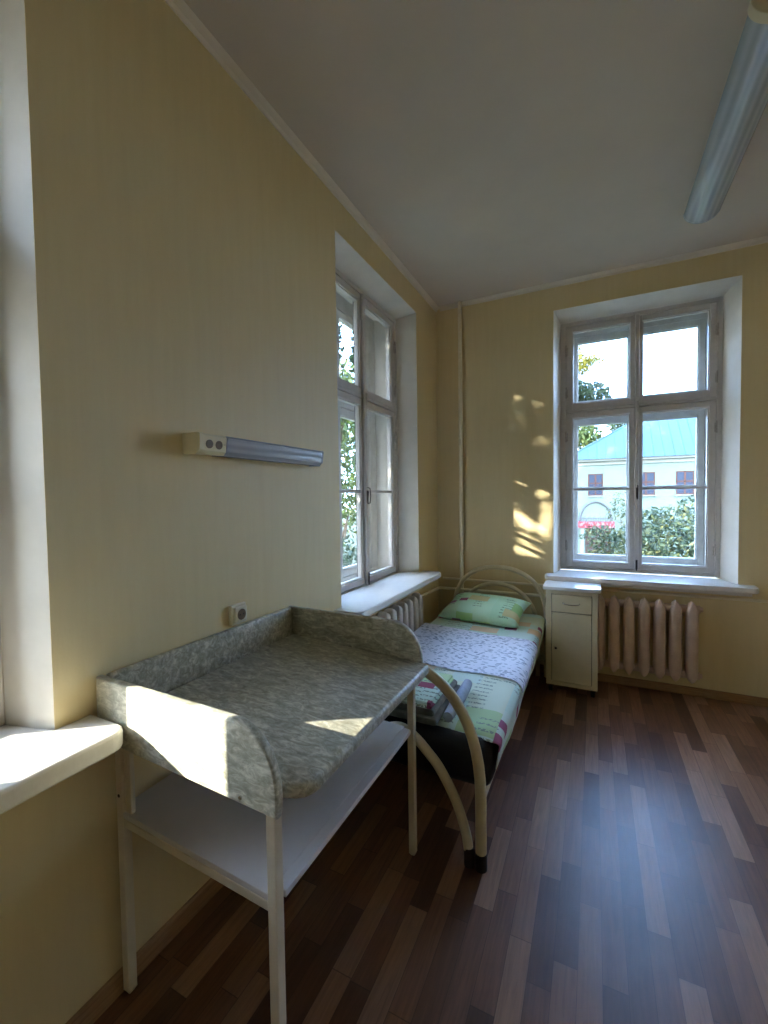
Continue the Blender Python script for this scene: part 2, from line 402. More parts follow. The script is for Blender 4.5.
    # stop behind each leaf's open seam, its dark colour standing for gap shade
    m = MB()
    for a, b in (((1.045, .84), (1.072, 2.83)), ((1.535, .84), (1.59, 2.83)), ((2.05, .84), (2.07, 2.83)), ((1.06, .84), (2.06, .862)), ((1.06, 2.10), (2.06, 2.16)), ((1.06, 2.81), (2.06, 2.83))):
        m.box(P(U(a[0]), dI+.044, a[1]), P(U(b[0]), dI+.055, b[1]))
    m.build('gap_shade_stop', GAP_SHADE, W)
    # latches on the middle moulding
    for zc, big in ((.895, 1), (1.46, 2), (2.128, 0)):
        g = MB(); uc = U(1.566)
        g.box(P(uc-.007, dI-.026, zc-.035), P(uc+.007, dI-.022, zc+.035))
        if big == 2:
            g.tube([P(uc, dI-.024, zc+.055), P(uc+.004, dI-.045, zc+.05), P(uc+.004, dI-.05, zc), P(uc+.004, dI-.045, zc-.05), P(uc, dI-.024, zc-.055)], .004, 8)
        g.tube([P(uc, dI-.024, zc-.05), P(uc, dI-.03, zc+.03)], .005, 8)
        g.build('window_latch', IRON if big else HINGE, W)
    # outer frame and sashes
    def V(x): return U(x)
    m = MB(); G0 = gi0+.001; G1 = gi1-.001
    for a, b in (((G0, .821), (V(1.085), gz1-.001)), ((V(2.035), .821), (G1, gz1-.001)), ((V(1.085), .821), (V(2.035), .865)), ((V(1.085), 2.79), (V(2.035), gz1-.001)), ((V(1.085), 2.10), (V(2.035), 2.18)), ((V(1.545), .865), (V(1.585), 2.79))):
        m.box(P(a[0], dO, a[1]), P(b[0], dO+.07, b[1]), .003)
    m.build('outer_frame', OUTERP, W)
    for a, b, ga, gb in ((1.087, 1.543, 1.140, 1.507), (1.587, 2.033, 1.622, 1.983)):
        casement('outer_casement', a, b, .867, 2.098, ga, gb, .930, 2.037, dO+.005, OUTERP, 1.50)
        casement('outer_casement', a, b, 2.182, 2.788, ga, gb, 2.250, 2.735, dO+.005, OUTERP)
    # sill board: plan polygon with rounded front corners, ogee front in section
    su0, su1, sp, sz, th = sill
    m = MB(); pl = []
    r = .045
    pl += [(f0+.001, dI-.006), (u0+.001, -.001), (su0, -.001)]
    for k in range(6):
        a = math.pi/2*k/5; pl.append((su0+r-r*math.cos(a), -(sp-r+r*math.sin(a))))
    for k in range(6):
        a = math.pi/2*(1-k/5); pl.append((su1-r+r*math.cos(a), -(sp-r+r*math.sin(a))))
    pl += [(su1, -.001), (u1-.001, -.001), (f1-.001, dI-.006)]
    m.prism([P(u, d, sz) for u, d in pl], (0, 0, -th), .008)
    o = m.build('window_sill', SILLP, W)
    m = MB(); m.box(P(su0+.03, -.004, sz-th-.028), P(su1-.03, -sp*.55, sz-th+.0005), .004)
    m.build('sill_apron', SILLP, W)
    return W
window(1, PF, W1['u0'], W1['u1'], .20, .40, (.915, 2.245, .125, .8173, .040))
window(2, PL, W2['u0'], W2['u1'], .16, .37, (.398, 1.745, .172, .8425, .040))
window(3, PL, W3['u0'], W3['u1'], .16, .32, (2.994, 4.36, .172, .856, .050))
window(4, PL, W4_ADDED['u0'], W4_ADDED['u1'], .16, .37, (5.02, 6.28, .172, .85, .050))  # unseen window behind the camera, added for more daylight indoors

window(5, PF, W5_ADDED['u0'], W5_ADDED['u1'], .20, .40, (3.29, 4.62, .125, .8173, .040))  # unseen window right of the view, added to let in more sky light

# ---------------------------------------------------------------- changing table
ct = thing('changing_table', (.32, -2.53, 0), 'changing table covered in grey green marbled oilcloth on a white metal frame', 'changing table')
def endpanel(y0, y1, xe, name='side_panel'):
    m = MB(); zt, zb = .957, .782; pts = [(.012, zb), (xe-.004, zb), (xe, zb+.02)]
    rx, rz = .125, .13
    for k in range(1, 11):
        a = math.pi/2*k/10; pts.append((xe-rx+rx*math.cos(a), zt-rz+rz*math.sin(a)))
    pts.append((.012, zt))
    m.prism([Vector((x, y0, z)) for x, z in pts], (0, y1-y0, 0), .007)
    return m.build(name, MARBLE, ct, smooth=True)
p1 = endpanel(-2.987, -2.962, .652)
endpanel(-2.142, -2.118, .660)
m = MB(); m.box((.012, -2.961, .79), (.036, -2.143, .957), .007); m.build('back_panel', MARBLE, ct, smooth=True)
m = MB(); pts = [(.037, -2.961), (.60, -2.961)]
r = .085
for k in range(0, 7):
    a = -math.pi/2+math.pi/2*k/6; pts.append((.690-r+r*math.cos(a), -2.950+r*.75+r*.75*math.sin(a)))
pts += [(.695, -2.16), (.690, -2.145), (.665, -2.1435), (.037, -2.1435)]
def ztop(x): return .838-.008*(x-.037)/.65
a = [m.bm.verts.new((x, y, ztop(x))) for x, y in pts]; b = [m.bm.verts.new((x, y, ztop(x)-.034)) for x, y in pts]
m.bm.faces.new(a); m.bm.faces.new(b[::-1])
for i in range(len(pts)): m.bm.faces.new((a[i], b[i], b[(i+1) % len(pts)], a[(i+1) % len(pts)]))
bmesh.ops.recalc_face_normals(m.bm, faces=m.bm.faces[:])
bmesh.ops.bevel(m.bm, geom=list({e for f in m.bm.faces[:2] for e in f.edges} | set(e for e in m.bm.edges if len(e.link_faces) == 2 and any(len(f.verts) > 4 for f in e.link_faces))), offset=.012, segments=4, affect='EDGES', profile=.5)
m.build('tabletop', MARBLE, ct, smooth=True)
def leg(x, y, ztop_):
    m = MB(); s = .0135
    m.box((x-s, y-s, .012), (x+s, y+s, ztop_), .003)
    # closed pointed foot
    v = [(x-s, y-s, .0125), (x+s, y-s, .0125), (x+s, y+s, .0125), (x-s, y+s, .0125)]
    w_ = [m.bm.verts.new(p) for p in v]; q = [m.bm.verts.new((x+sx*s*.45, y+sy*s*.45, 0.0)) for sx, sy in ((-1, -1), (1, -1), (1, 1), (-1, 1))]
    for i in range(4): m.bm.faces.new((w_[i], w_[(i+1) % 4], q[(i+1) % 4], q[i]))
    m.bm.faces.new(q)
    return m.build('leg', TABLEW, ct)
LX0, LX1, LY0, LY1 = .0370, .5965, -2.934, -2.140
for x, y in ((LX0, LY0), (LX1, LY0), (.610, -2.129), (LX0, -2.129)): leg(x, y, .80 if x < .3 else .772)
for y in (LY0, -2.129):
    for za, zb_ in ((.513, .536), (.752, .776)):
        m = MB(); m.box((LX0+.0135, y-.0125, za), (LX1-.0135, y+.0125, zb_), .002); m.build('crossbar', TABLEW, ct)
m = MB(); m.box((.022, LY0+.0135+.001-.026, .5365), (LX1-.0145, LY1-.0185+.024, .553), .002); m.box((LX1-.0145, LY0+.0145, .5365), (LX1+.018, LY1-.0060, .553), .002)
m.build('shelf', SHELFW, ct)
m = MB(); m.box((.054, LY0-.006, .554), (.079, LY0+.008, .775), .002); m.build('upright_strip', TABLEW, ct)
for x, z in ((.06, .80), (.548, .80)): MB().cyl((x, -2.987, z), (x, -2.990, z), .0045, 10).build('screw', CHROME, ct)
m = MB(); m.cyl((LX0, LY0-.0136, .60), (LX0, LY0-.0146, .60), .005, 10); m.build('bolt_hole', DARKH, ct)

# the whole table leans a little forward, its feet staying on the floor
for ch in ct.children:
    for v in ch.data.vertices:
        z = v.co.z; v.co.z = z-.050*(v.co.x+.32-.03)*min(1, max(0, z)/.5)*(1-.75*min(1, max(0, (z-.81)/.147)))
# ---------------------------------------------------------------- bed
bed = thing('bed', (.53, -1.1, 0), 'cream tubular steel bed with arched head and foot ends, along the left wall', 'bed')
def ell(cx, zc, a, b, z_end, n=28):
    pts = [(cx-a, z_end)] + [(cx-a*math.copysign(abs(math.cos(math.pi*k/n))**.9, math.cos(math.pi*k/n)), zc+b*max(0, math.sin(math.pi*k/n))**.9) for k in range(n+1)] + [(cx+a, z_end)]
    return pts
def arc(pts, y, r, name): return MB().tube([(x, y, z) for x, z in pts], r, 14).build(name, BEDP, bed, smooth=True)
YH, YF = -.10, -2.080
arc(ell(.555, .48, .372, .375, .0), YH, .0185, 'head_arch')
arc(ell(.545, .34, .318, .375, .0), YH, .0165, 'head_inner_arch')
arc(ell(.530, .285, .345, .480, .0), YF, .0215, 'foot_arch')
fin = [(.828, 0), (.826, .06), (.813, .135), (.775, .245), (.713, .352), (.66, .41), (.60, .462), (.535, .487)]
fin = fin + [(1.07-x, z) for x, z in fin[::-1][1:]]
# smooth the inner arch with a Catmull-Rom pass
def crom(p, k=4):
    o = []
    for i in range(len(p)-1):
        a, b, c, d = [Vector(q) for q in (p[max(i-1, 0)], p[i], p[i+1], p[min(i+2, len(p)-1)])]
        for j in range(k):
            t = j/k; o.append(tuple(.5*((2*b)+(c-a)*t+(2*a-5*b+4*c-d)*t*t+(3*b-a-3*c+d)*t**3)))
    return o+[tuple(p[-1])]
arc(crom(fin), YF-.001, .0195, 'foot_inner_arch')
for x in (.875, .185):
    MB().tube([(x, YF, .0005), (x, YF, .05), (x, YF, .066)], [.0235, .0240, .0222], 14).build('foot_tape', TAPE, bed, smooth=True)
for x in (.828, .242):
    MB().tube([(x, YF-.001, .0005), (x, YF-.001, .06), (x, YF-.001, .075)], [.0208, .0214, .0202], 14).build('foot_tape', TAPE, bed, smooth=True)
m = MB()
for x in (.185, .868): m.box((x-.012, YF+.002, .235), (x+.012, YH-.002, .270), .003)
m.build('side_rail', BEDP, bed)
m = MB()
for k in range(9): y = -1.95+k*.22; m.box((.198, y-.02, .256), (.856, y+.02, .268), .002)
m.build('bed_slats', BEDP, bed)

def grid(nx, ny, f, closed=False):
    bm = bmesh.new(); uvl = bm.loops.layers.uv.new('UVMap')
    V_ = [[bm.verts.new(f(i/nx, j/ny)) for j in range(ny+1)] for i in range(nx+1)]
    def uvf(i, j): return uvmap(i/nx, j/ny)
    return bm, V_, uvl
def sheet_mesh(name, mat, nx, ny, f, uvs, thick, parent=None, sub=1):
    bm = bmesh.new(); uvl = bm.loops.layers.uv.new('UVMap')
    V_ = [[bm.verts.new(f(i/nx, j/ny)) for j in range(ny+1)] for i in range(nx+1)]
    for i in range(nx):
        for j in range(ny):
            fc = bm.faces.new((V_[i][j], V_[i+1][j], V_[i+1][j+1], V_[i][j+1])); fc.smooth = True
            for lp, (a, b) in zip(fc.loops, ((i, j), (i+1, j), (i+1, j+1), (i, j+1))): lp[uvl].uv = uvs(a/nx, b/ny)
    me = bpy.data.meshes.new(name); bm.to_mesh(me); bm.free(); me.materials.append(mat)
    o = bpy.data.objects.new(name, me); C.objects.link(o)
    if thick:
        s = o.modifiers.new('solid', 'SOLIDIFY'); s.thickness = thick; s.offset = 1
    if sub:
        s = o.modifiers.new('sub', 'SUBSURF'); s.levels = sub; s.render_levels = sub
    if parent: o.parent = parent
    return o
from mathutils import noise as mn
def nz(x, y, s, k=0): return mn.noise(Vector((x*s, y*s, k)))

# mattress
m = MB(); m.box((.15, -2.035, .275), (.905, -.125, .468), .045)
mt = m.build('mattress', NAVY, None, smooth=True)
tag(mt, 'thin navy mattress on the cream tubular bed, its foot end bare', 'mattress')
def ztopm(x, y):
    t = (y+2.0)/1.85
    return .478+.020*t+.006*nz(x, y, 4)-.006*math.exp(-((x-.53)/.2)**2)
# bedspread: over the top and down the right side
def fspread(i, j):
    y = -1.995+1.845*j
    wv = .010*math.sin(y*7)+.014*nz(0, y, 5, 3)
    L = [(-.06, 0), (0, 0), (1, 0)]
    S = i*1.13     # arc length across from left hem to right hem, metres
    xl, xr = .135, .925
    top = xr-xl
    if S < .14: return Vector((xl-.012+.004*math.sin(y*9), y, ztopm(xl, y)-.02-(.14-S)))
    s2 = S-.14
    if s2 < top:
        x = xl+s2; z = ztopm(x, y); e = min(s2, top-s2)
        if e < .05: z -= .018*(1-e/.05)**2
        if y < -1.93: z -= .02*((-1.93-y)/.065)**2
        return Vector((x, y, z))
    s3 = (s2-top)*(.62+.30*min(1, (y+1.995)/1.2)); hem = .20
    return Vector((xr+.004-.12*s3+wv*s3*2.5, y, ztopm(xr, y)-.02-s3*(.88 + .06*math.sin(y*3))))
sp = sheet_mesh('bedspread', SPREAD, 40, 60, fspread, lambda i, j: (i*1.13, j*1.9), .005)
tag(sp, 'mint green bedspread with patchwork print over the bed mattress', 'bedspread')
def fsheet(i, j):
    x = .128+.824*i; y0 = -1.445+.05*(1-i)+.012*math.sin(i*9); y1 = -.735+.10*(1-i)-.055
    y = y0+(y1-y0)*j
    y += .05*(1-i)*0
    if x < .925: return Vector((x, y, ztopm(x, y)+.0085+.004*max(0, nz(x, y, 9, 7))-(.018*(1-min(.925-x, .05)/.05)**2 if .925-x < .05 else 0)))
    return Vector((.937, y, ztopm(.925, y)-.012-(x-.925)*1.6))
sh = sheet_mesh('cotton_sheet', LEAFP, 34, 26, fsheet, lambda i, j: (i*.82, j*.72), .003)
tag(sh, 'white cotton sheet with small blue grey leaf print, spread across the bed', 'sheet')

# pillow
def pillow(name, mat, cx, cy, w_, d_, h_, rz, tilt, z, label):
    n = 26; bm = bmesh.new(); uvl = bm.loops.layers.uv.new('UVMap'); grids = []
    for sgn in (1, -1):
        G = []
        for i in range(n+1):
            row = []
            for j in range(n+1):
                u, v = -1+2*i/n, -1+2*j/n
                k = (max(0, 1-u**4)*max(0, 1-v**4))**.5
                pin = 1-.08*(1-abs(v)**2)*abs(u)**3; pin2 = 1-.10*(1-abs(u)**2)*abs(v)**3
                hh = h_*k*(1+.12*nz(u, v, 2, 5 if sgn > 0 else 9)) * (1 if sgn > 0 else .55)
                row.append(bm.verts.new((u*w_/2*pin, v*d_/2*pin2, sgn*hh/1.55)))
            G.append(row)
        for i in range(n):
            for j in range(n):
                q = (G[i][j], G[i+1][j], G[i+1][j+1], G[i][j+1]); fc = bm.faces.new(q if sgn > 0 else q[::-1]); fc.smooth = True
                for lp in fc.loops: lp[uvl].uv = (lp.vert.co.x+.5, lp.vert.co.y+.5+(0 if sgn > 0 else .7))
    bmesh.ops.remove_doubles(bm, verts=bm.verts[:], dist=.0008)
    me = bpy.data.meshes.new(name); bm.to_mesh(me); bm.free(); me.materials.append(mat)
    o = bpy.data.objects.new(name, me); C.objects.link(o); o.location = (cx, cy, z); o.rotation_euler = (tilt, 0, rz)
    return tag(o, label, 'pillow')
pillow('pillow', PILLOWM, .505, -.395, .62, .40, .115, R(-6), R(13), .566, 'green patchwork print pillow leaning on the arched bed head')

# folded bedding at the foot end
def folded(name, mat, x0, x1, y0, y1, z0, th, label, cat, lay=2, k=0, grp=None):
    """a cloth folded in layers; each fold is rounded on its right side"""
    m = MB(); t = th/lay
    for q in range(lay):
        zc = z0+t*(q+.5); pts = [(x0, zc-t*.47), (x1-t*.5, zc-t*.47)]
        for a in range(7):
            an = -math.pi/2+math.pi*a/6; pts.append((x1-t*.5-.006*((q+k) % 2)+t*.5*math.cos(an), zc+t*.47*math.sin(an)))
        pts += [(x0, zc+t*.47)]
        yo = .006*((q+k) % 2)
        m.prism([Vector((x, y0+yo, z)) for x, z in pts], (0, y1-y0-yo, 0), .004)
    o = m.build(name, mat, None, smooth=True)
    uv = o.data.uv_layers.new(name='UVMap')
    for lp in o.data.loops:
        c = o.data.vertices[lp.vertex_index].co; uv.data[lp.index].uv = (c.x*1.0, c.y+c.z)
    return tag(o, label, cat)
folded('folded_blanket', GREYB, .22, .682, -2.03, -1.66, .493, .029, 'charcoal grey folded blanket, lowest of the stack at the bed foot', 'blanket', 1)
folded('folded_blanket', GREYB, .22, .674, -2.025, -1.68, .5245, .029, 'dark grey folded blanket in the middle of the stack at the bed foot', 'blanket', 1, 1)
folded('folded_bedding', FOLDM, .24, .656, -2.02, -1.70, .556, .026, 'pale green printed bedding folded on top of the grey blankets at the bed foot', 'bedding', 2)
def roll(pts, r, label):
    m = MB(); n = len(pts); m.tube(crom(pts, 6), [r*(.82+.18*math.sin(math.pi*min(1, max(0, i/((n-1)*6))))) for i in range((n-1)*6+1)], 16)
    o = m.build('rolled_towel', BLUEB, None, smooth=True); return tag(o, label, 'towel')
roll([(.712, -1.975, .515), (.712, -1.87, .518), (.710, -1.74, .519), (.706, -1.63, .521)], .026, 'blue grey towel rolled up against the right side of the folded bedding stack')

# ---------------------------------------------------------------- bedside cabinet
st = thing('bedside_cabinet', (1.12, -.22, 0), 'cream metal bedside cabinet on castors under the corner of the far window sill', 'cabinet')
x0, x1, yf, yb, zb, zt = .951, 1.291, -.365, -.150, .058, .758
m = MB(); m.box((x0, yf+.016, zb), (x0+.014, yb, zt), .003); m.box((x1-.014, yf+.016, zb), (x1, yb, zt), .003)
m.box((x0+.014, yb-.012, zb), (x1-.014, yb, zt)); m.box((x0+.014, yf+.02, zb), (x1-.014, yb-.012, zb+.014)); m.box((x0+.014, yf+.02, zt-.014), (x1-.014, yb-.012, zt))
m.box((x0, yf, zb), (x0+.036, yf+.016, zt), .003); m.box((x1-.036, yf, zb), (x1, yf+.016, zt), .003)
m.box((x0+.036, yf, zb), (x1-.036, yf+.016, zb+.028), .002); m.box((x0+.036, yf, zt-.030), (x1-.036, yf+.016, zt), .002)
m.build('body', STANDC, st)
m = MB(); m.box((x0+.014, yf+.0165, zb+.02), (x1-.014, yf+.019, zt-.02)); m.build('gap_shadow_board', GAP_SHADE, st)
m = MB(); m.box((x0+.039, yf-.001, .598), (x1-.039, yf+.014, .725), .003); dr = m.build('drawer', STANDC, st)
MB().tube(crom([(1.065, yf-.001, .669), (1.075, yf-.018, .664), (1.12, yf-.022, .660), (1.165, yf-.018, .664), (1.175, yf-.001, .669)], 5), .0038, 8).build('handle', CHROME, dr, smooth=True)
m = MB(); m.box((x0+.039, yf-.001, .089), (x1-.039, yf+.014, .593), .003); dd = m.build('door', STANDC, st)
MB().tube([(1.018, yf-.001, .335), (1.018, yf-.008, .335), (1.018, yf-.016, .335), (1.018, yf-.020, .335)], [.005, .005, .009, .006], 14).build('knob', IRON, dd, smooth=True)
m = MB(); rr = .03; pts = []
for cx_, cy_, a0 in ((1.312-rr, -.392+rr, -90), (1.312-rr, -.14-rr, 0), (.928+rr, -.14-rr, 90), (.928+rr, -.392+rr, 180)):
    for k in range(5): a = R(a0+90*k/4); pts.append((cx_+rr*math.cos(a), cy_+rr*math.sin(a)))
m.prism([Vector((x, y, .7585)) for x, y in pts], (0, 0, .026), .005); m.build('top', STANDT, st, smooth=True)
for cx_ in (x0+.03, x1-.03):
    for cy_ in (yf+.03, yb-.03):
        k = MB(); k.tube([(cx_-.013, cy_, .024), (cx_-.011, cy_, .024), (cx_+.011, cy_, .024), (cx_+.013, cy_, .024)], [.020, .0238, .0238, .020], 18)
        o = k.build('castor', RUBBER, st, smooth=True)
        MB().box((cx_-.017, cy_-.008, .014), (cx_-.0135, cy_+.008, .056)).box((cx_+.0135, cy_-.008, .014), (cx_+.017, cy_+.008, .056)).box((cx_-.017, cy_-.012, .046), (cx_+.017, cy_+.012, .0578)).build('fork', CHROME, o)

# ---------------------------------------------------------------- radiators
def radiator(P, us, z0, z1, mat, label, d=.086, w_=.037, dep=.052):
    rt = thing('radiator', P((us[0]+us[-1])/2, -d, z0), label, 'radiator')
    for u in us:
        m = MB(); prof = []
        n = 40; H_ = z1-z0
        rows = []
        for k in range(n+1):
            t = k/n; z = z0+H_*t
            # pointed arch ends
            e = min(t, 1-t)*H_; wd = w_*min(1, (e/.055))**.55 if e < .055 else w_
            wd = max(wd, .003); dp = (dep if e > .05 else dep*(.45+.55*(e/.05)**.5))
            rows.append((z, wd, dp))
        rings = []
        for z, wd, dp in rows:
            ring = []
            for a in range(20):
                an = 2*math.pi*a/20; ca, sa = math.cos(an), math.sin(an)
                cu = math.copysign(abs(ca)**.5, ca)*wd; cd_ = math.copysign(abs(sa)**.7, sa)*dp
                # a raised rib down the front
                if sa > .8: cd_ += .006
                ring.append(m.bm.verts.new(P(u+cu, -(d+cd_*-1 if False else d+cd_), z)))
            rings.append(ring)
        for i in range(n):
            for a in range(20): m.bm.faces.new((rings[i][a], rings[i][(a+1) % 20], rings[i+1][(a+1) % 20], rings[i+1][a]))
        m.bm.faces.new(rings[0]); m.bm.faces.new(rings[-1])
        m.build('section', mat, rt, smooth=True)
    for zz in (z0+.052, z1-.052):
        m = MB(); m.tube([P(us[0]-.05, -d, zz), P(us[-1]+.047, -d, zz)], .027, 14); m.tube([P(us[-1]+.040, -d, zz), P(us[-1]+.062, -d, zz)], .017, 8)
        m.build('header_pipe', mat, rt, smooth=True)
    for u in (us[1]+.046, us[-2]+.046): MB().tube([P(u, .0, z1-.10), P(u, -d-.01, z1-.10)], .006, 8).build('wall_bracket', mat, rt)
    return rt
radiator(PF, [1.880-.0955*k for k in range(7, -1, -1)], .120, .690, RADP, 'pinkish cream cast iron radiator under the far window sill')
radiator(PL, [.700+.0955*k for k in range(8)], .120, .722, RADW, 'off-white cast iron radiator under the left wall sill, beside the bed', .062, .037, .042)

# ---------------------------------------------------------------- pipes
tag(MB().tube([(.228, -.040, .0), (.228, -.040, H)], .0165, 16).build('riser_pipe', PIPE, smooth=True), 'vertical cream heating pipe from floor to ceiling near the room corner', 'pipe')
tag(MB().tube([(.05, -.0175, .716), (2.30, -.0175, .716), (XR-.002, -.0175, .716)], .010, 12).build('heating_pipe', PIPE, smooth=True), 'thin straight cream pipe along the far wall, the upper of the two', 'pipe')
pp = crom([(.0, 0), (.012, .006), (.018, .018)], 3)
path = [(1.155, -.080, .638)]+[(.9, -.075, .641), (.30, -.085, .641), (.10, -.085, .641), (.055, -.09, .642), (.038, -.11, .642), (.036, -.15, .642), (.036, -.45, .655), (.036, -.56, .66), (.060, -.60, .672)]
tag(MB().tube(crom(path, 4), .0125, 12).build('heating_pipe', PIPE, smooth=True), 'cream pipe bending round the room corner to the left radiator, the lower of the two', 'pipe')

# ---------------------------------------------------------------- wall lamp
wl = thing('wall_lamp', (0, -2.31, 1.64), 'long grey bedside wall lamp with two built-in sockets on the left wall', 'wall lamp')
def lampsec(dx=0): return [(0, 1.610), (.062, 1.606), (.074, 1.618), (.080+dx, 1.668), (.076, 1.674), (0, 1.676)]
def lp_(name, y0, y1, mat, sec, par=wl, bev=.0015): return MB().prism([Vector((x, y0, z)) for x, z in sec], (0, y1-y0, 0), bev).build(name, mat, par)
lp_('end_cap', -2.668, -2.650, PLASTC, [(0, 1.605), (.060, 1.603), (.082, 1.618), (.085, 1.670), (.080, 1.676), (0, 1.678)])
lp_('body', -2.649, -2.545, PLASTC, lampsec())
DIF = NT('grey ribbed diffuser'); _w = DIF.n('ShaderNodeTexWave', wave_type='BANDS', bands_direction='Z'); _w.inputs['Scale'].default_value = 12
DIF.l(DIF.coord(), _w.inputs[0]); DIF.set(DIF.ramp(_w.outputs[0], [(0, (150, 153, 162)), (1, (164, 167, 176))]), .25); DIF.bump(_w.outputs[0], .3, .002)
lp_('diffuser', -2.544, -1.945, DIF.m, [(0, 1.608), (.060, 1.605), (.076, 1.620), (.083, 1.668), (.078, 1.675), (0, 1.677)])
lp_('end_cap', -1.944, -1.936, DIF.m, [(0, 1.605), (.060, 1.603), (.078, 1.620), (.085, 1.670), (.080, 1.677), (0, 1.679)])
for yy in (-2.622, -2.580):
    zc = 1.640; nrm = Vector((1, 0, -.12)).normalized(); c0 = Vector((.0765, yy, zc))
    o = MB().tube([c0, c0+nrm*.0022], .0150, 22).build('power_socket', BROWNS, wl)
    MB().tube([c0+nrm*.0022, c0+nrm*.0028], .0115, 22).build('socket_well', BROWNS, o)
MB().box((.0775, -2.556, 1.640), (.0805, -2.551, 1.648)).build('switch', PLASTW, wl)

# wall socket
ws = thing('wall_socket', (0, -2.445, 1.0), 'ivory single power socket on the left wall above the changing table', 'socket')
m = MB(); m.box((0.0, -2.484, .961), (.016, -2.406, 1.039), .004); m.box((.016, -2.476, .969), (.030, -2.414, 1.031), .006); m.build('cover_plate', PLASTW, ws)
o = MB().tube([(.0301, -2.445, 1.0), (.0312, -2.445, 1.0)], .0215, 24).build('socket_well', BROWNS, ws)
m = MB()
for dy in (-.0095, .0095): m.cyl((.0312, -2.445+dy, 1.0), (.0318, -2.445+dy, 1.0), .0032, 10)
m.build('pin_holes', DARKH, o)

# ---------------------------------------------------------------- ceiling light
cl = thing('ceiling_light', (1.815, -1.2, H), 'long clear-ribbed fluorescent ceiling light with cream end, switched off', 'ceiling light')
def halfcyl(name, y0, y1, r, zc, mat, squash=.62):
    m = MB(); pts = [(r*math.cos(math.pi*k/20), -r*squash*math.sin(math.pi*k/20)) for k in range(21)]
    m.prism([Vector((1.815+x, y0, zc+z)) for x, z in pts], (0, y1-y0, 0), .003)
    return m.build(name, mat, cl, smooth=True)
ACR = NT('ribbed acrylic cover')
_w = ACR.n('ShaderNodeTexWave', wave_type='BANDS', bands_direction='X'); _w.inputs['Scale'].default_value = 11; ACR.l(ACR.coord(), _w.inputs[0])
ACR.set(ACR.ramp(_w.outputs[0], [(0, (168, 178, 184)), (1, (184, 192, 198))]), .16, 0, .8); ACR.bump(_w.outputs[0], .25, .003)
halfcyl('diffuser', -1.80, -.635, .088, 3.060, ACR.m, .8)
MB().box((1.745, -1.80, 3.0605), (1.885, -.64, H)).build('mounting_tray', CEIL, cl)
ENDC = paint('cream lamp end cap', (206, 196, 160), None, .4, 8, 0)
halfcyl('end_cap', -1.84, -1.801, .093, 3.062, ENDC, .82)
halfcyl('end_cap', -.634, -.622, .0895, 3.061, ACR.m, .8)

# ---------------------------------------------------------------- outdoors
GZ = -3.3
def leafmat(name, cols, tr=.25):
    t = NT(name); oi = t.n('ShaderNodeNewGeometry')
    c = t.ramp(oi.outputs['Random Per Island'], [(i/(len(cols)-1), k) for i, k in enumerate(cols)])
    t.set(c, .55, 0, .4)
    tl = t.n('ShaderNodeBsdfTranslucent'); t.l(c, tl.inputs[0]); mx = t.n('ShaderNodeMixShader'); mx.inputs[0].default_value = tr
    t.l(t.b.outputs[0], mx.inputs[1]); t.l(tl.outputs[0], mx.inputs[2]); t.l(mx.outputs[0], t.o.inputs[0]); return t.m
LG = leafmat('fresh green leaves', [(36, 56, 26), (56, 76, 34), (84, 98, 44)])
LD = leafmat('dark green leaves', [(22, 40, 28), (38, 58, 40), (56, 78, 54)])
LY = leafmat('yellowing leaves', [(92, 98, 34), (126, 120, 40), (66, 80, 40)])
LB = leafmat('shrub leaves', [(26, 44, 34), (44, 64, 48), (66, 84, 64), (88, 88, 46)])
BARK = paint('bark', (84, 70, 56), (60, 50, 40), .9, 8, .4, 20)
def leaves(rnd, pts_fn, n, size, keep=None):
    bm = bmesh.new(); k = 0; tries = 0
    while k < n and tries < n*6:
        tries += 1; p = pts_fn(rnd)
        if keep and not keep(p): continue
        s = size*rnd.uniform(.6, 1.3)
        q = Vector((rnd.gauss(0, 1), rnd.gauss(0, 1), rnd.gauss(0, 1))).normalized(); a = q.orthogonal().normalized(); b = q.cross(a)
        an = rnd.uniform(0, 6.28); a, b = a*math.cos(an)+b*math.sin(an), b*math.cos(an)-a*math.sin(an)
        vs = [bm.verts.new(p+a*s*x+b*s*y+q*s*z) for x, y, z in ((-.6, 0, 0), (-.1, .3, .06), (.6, 0, -.05), (-.1, -.3, .06))]
        bm.faces.new(vs); k += 1
    return bm
def frombm(bm, name, mat, parent):
    m = MB(); m.bm.free(); m.bm = bm; 
    me = bpy.data.meshes.new(name); bm.to_mesh(me); bm.free(); me.materials.append(mat)
    o = bpy.data.objects.new(name, me); C.objects.link(o)
    if parent: o.parent = parent; me.transform(Matrix.Translation(-parent.location))
    return o
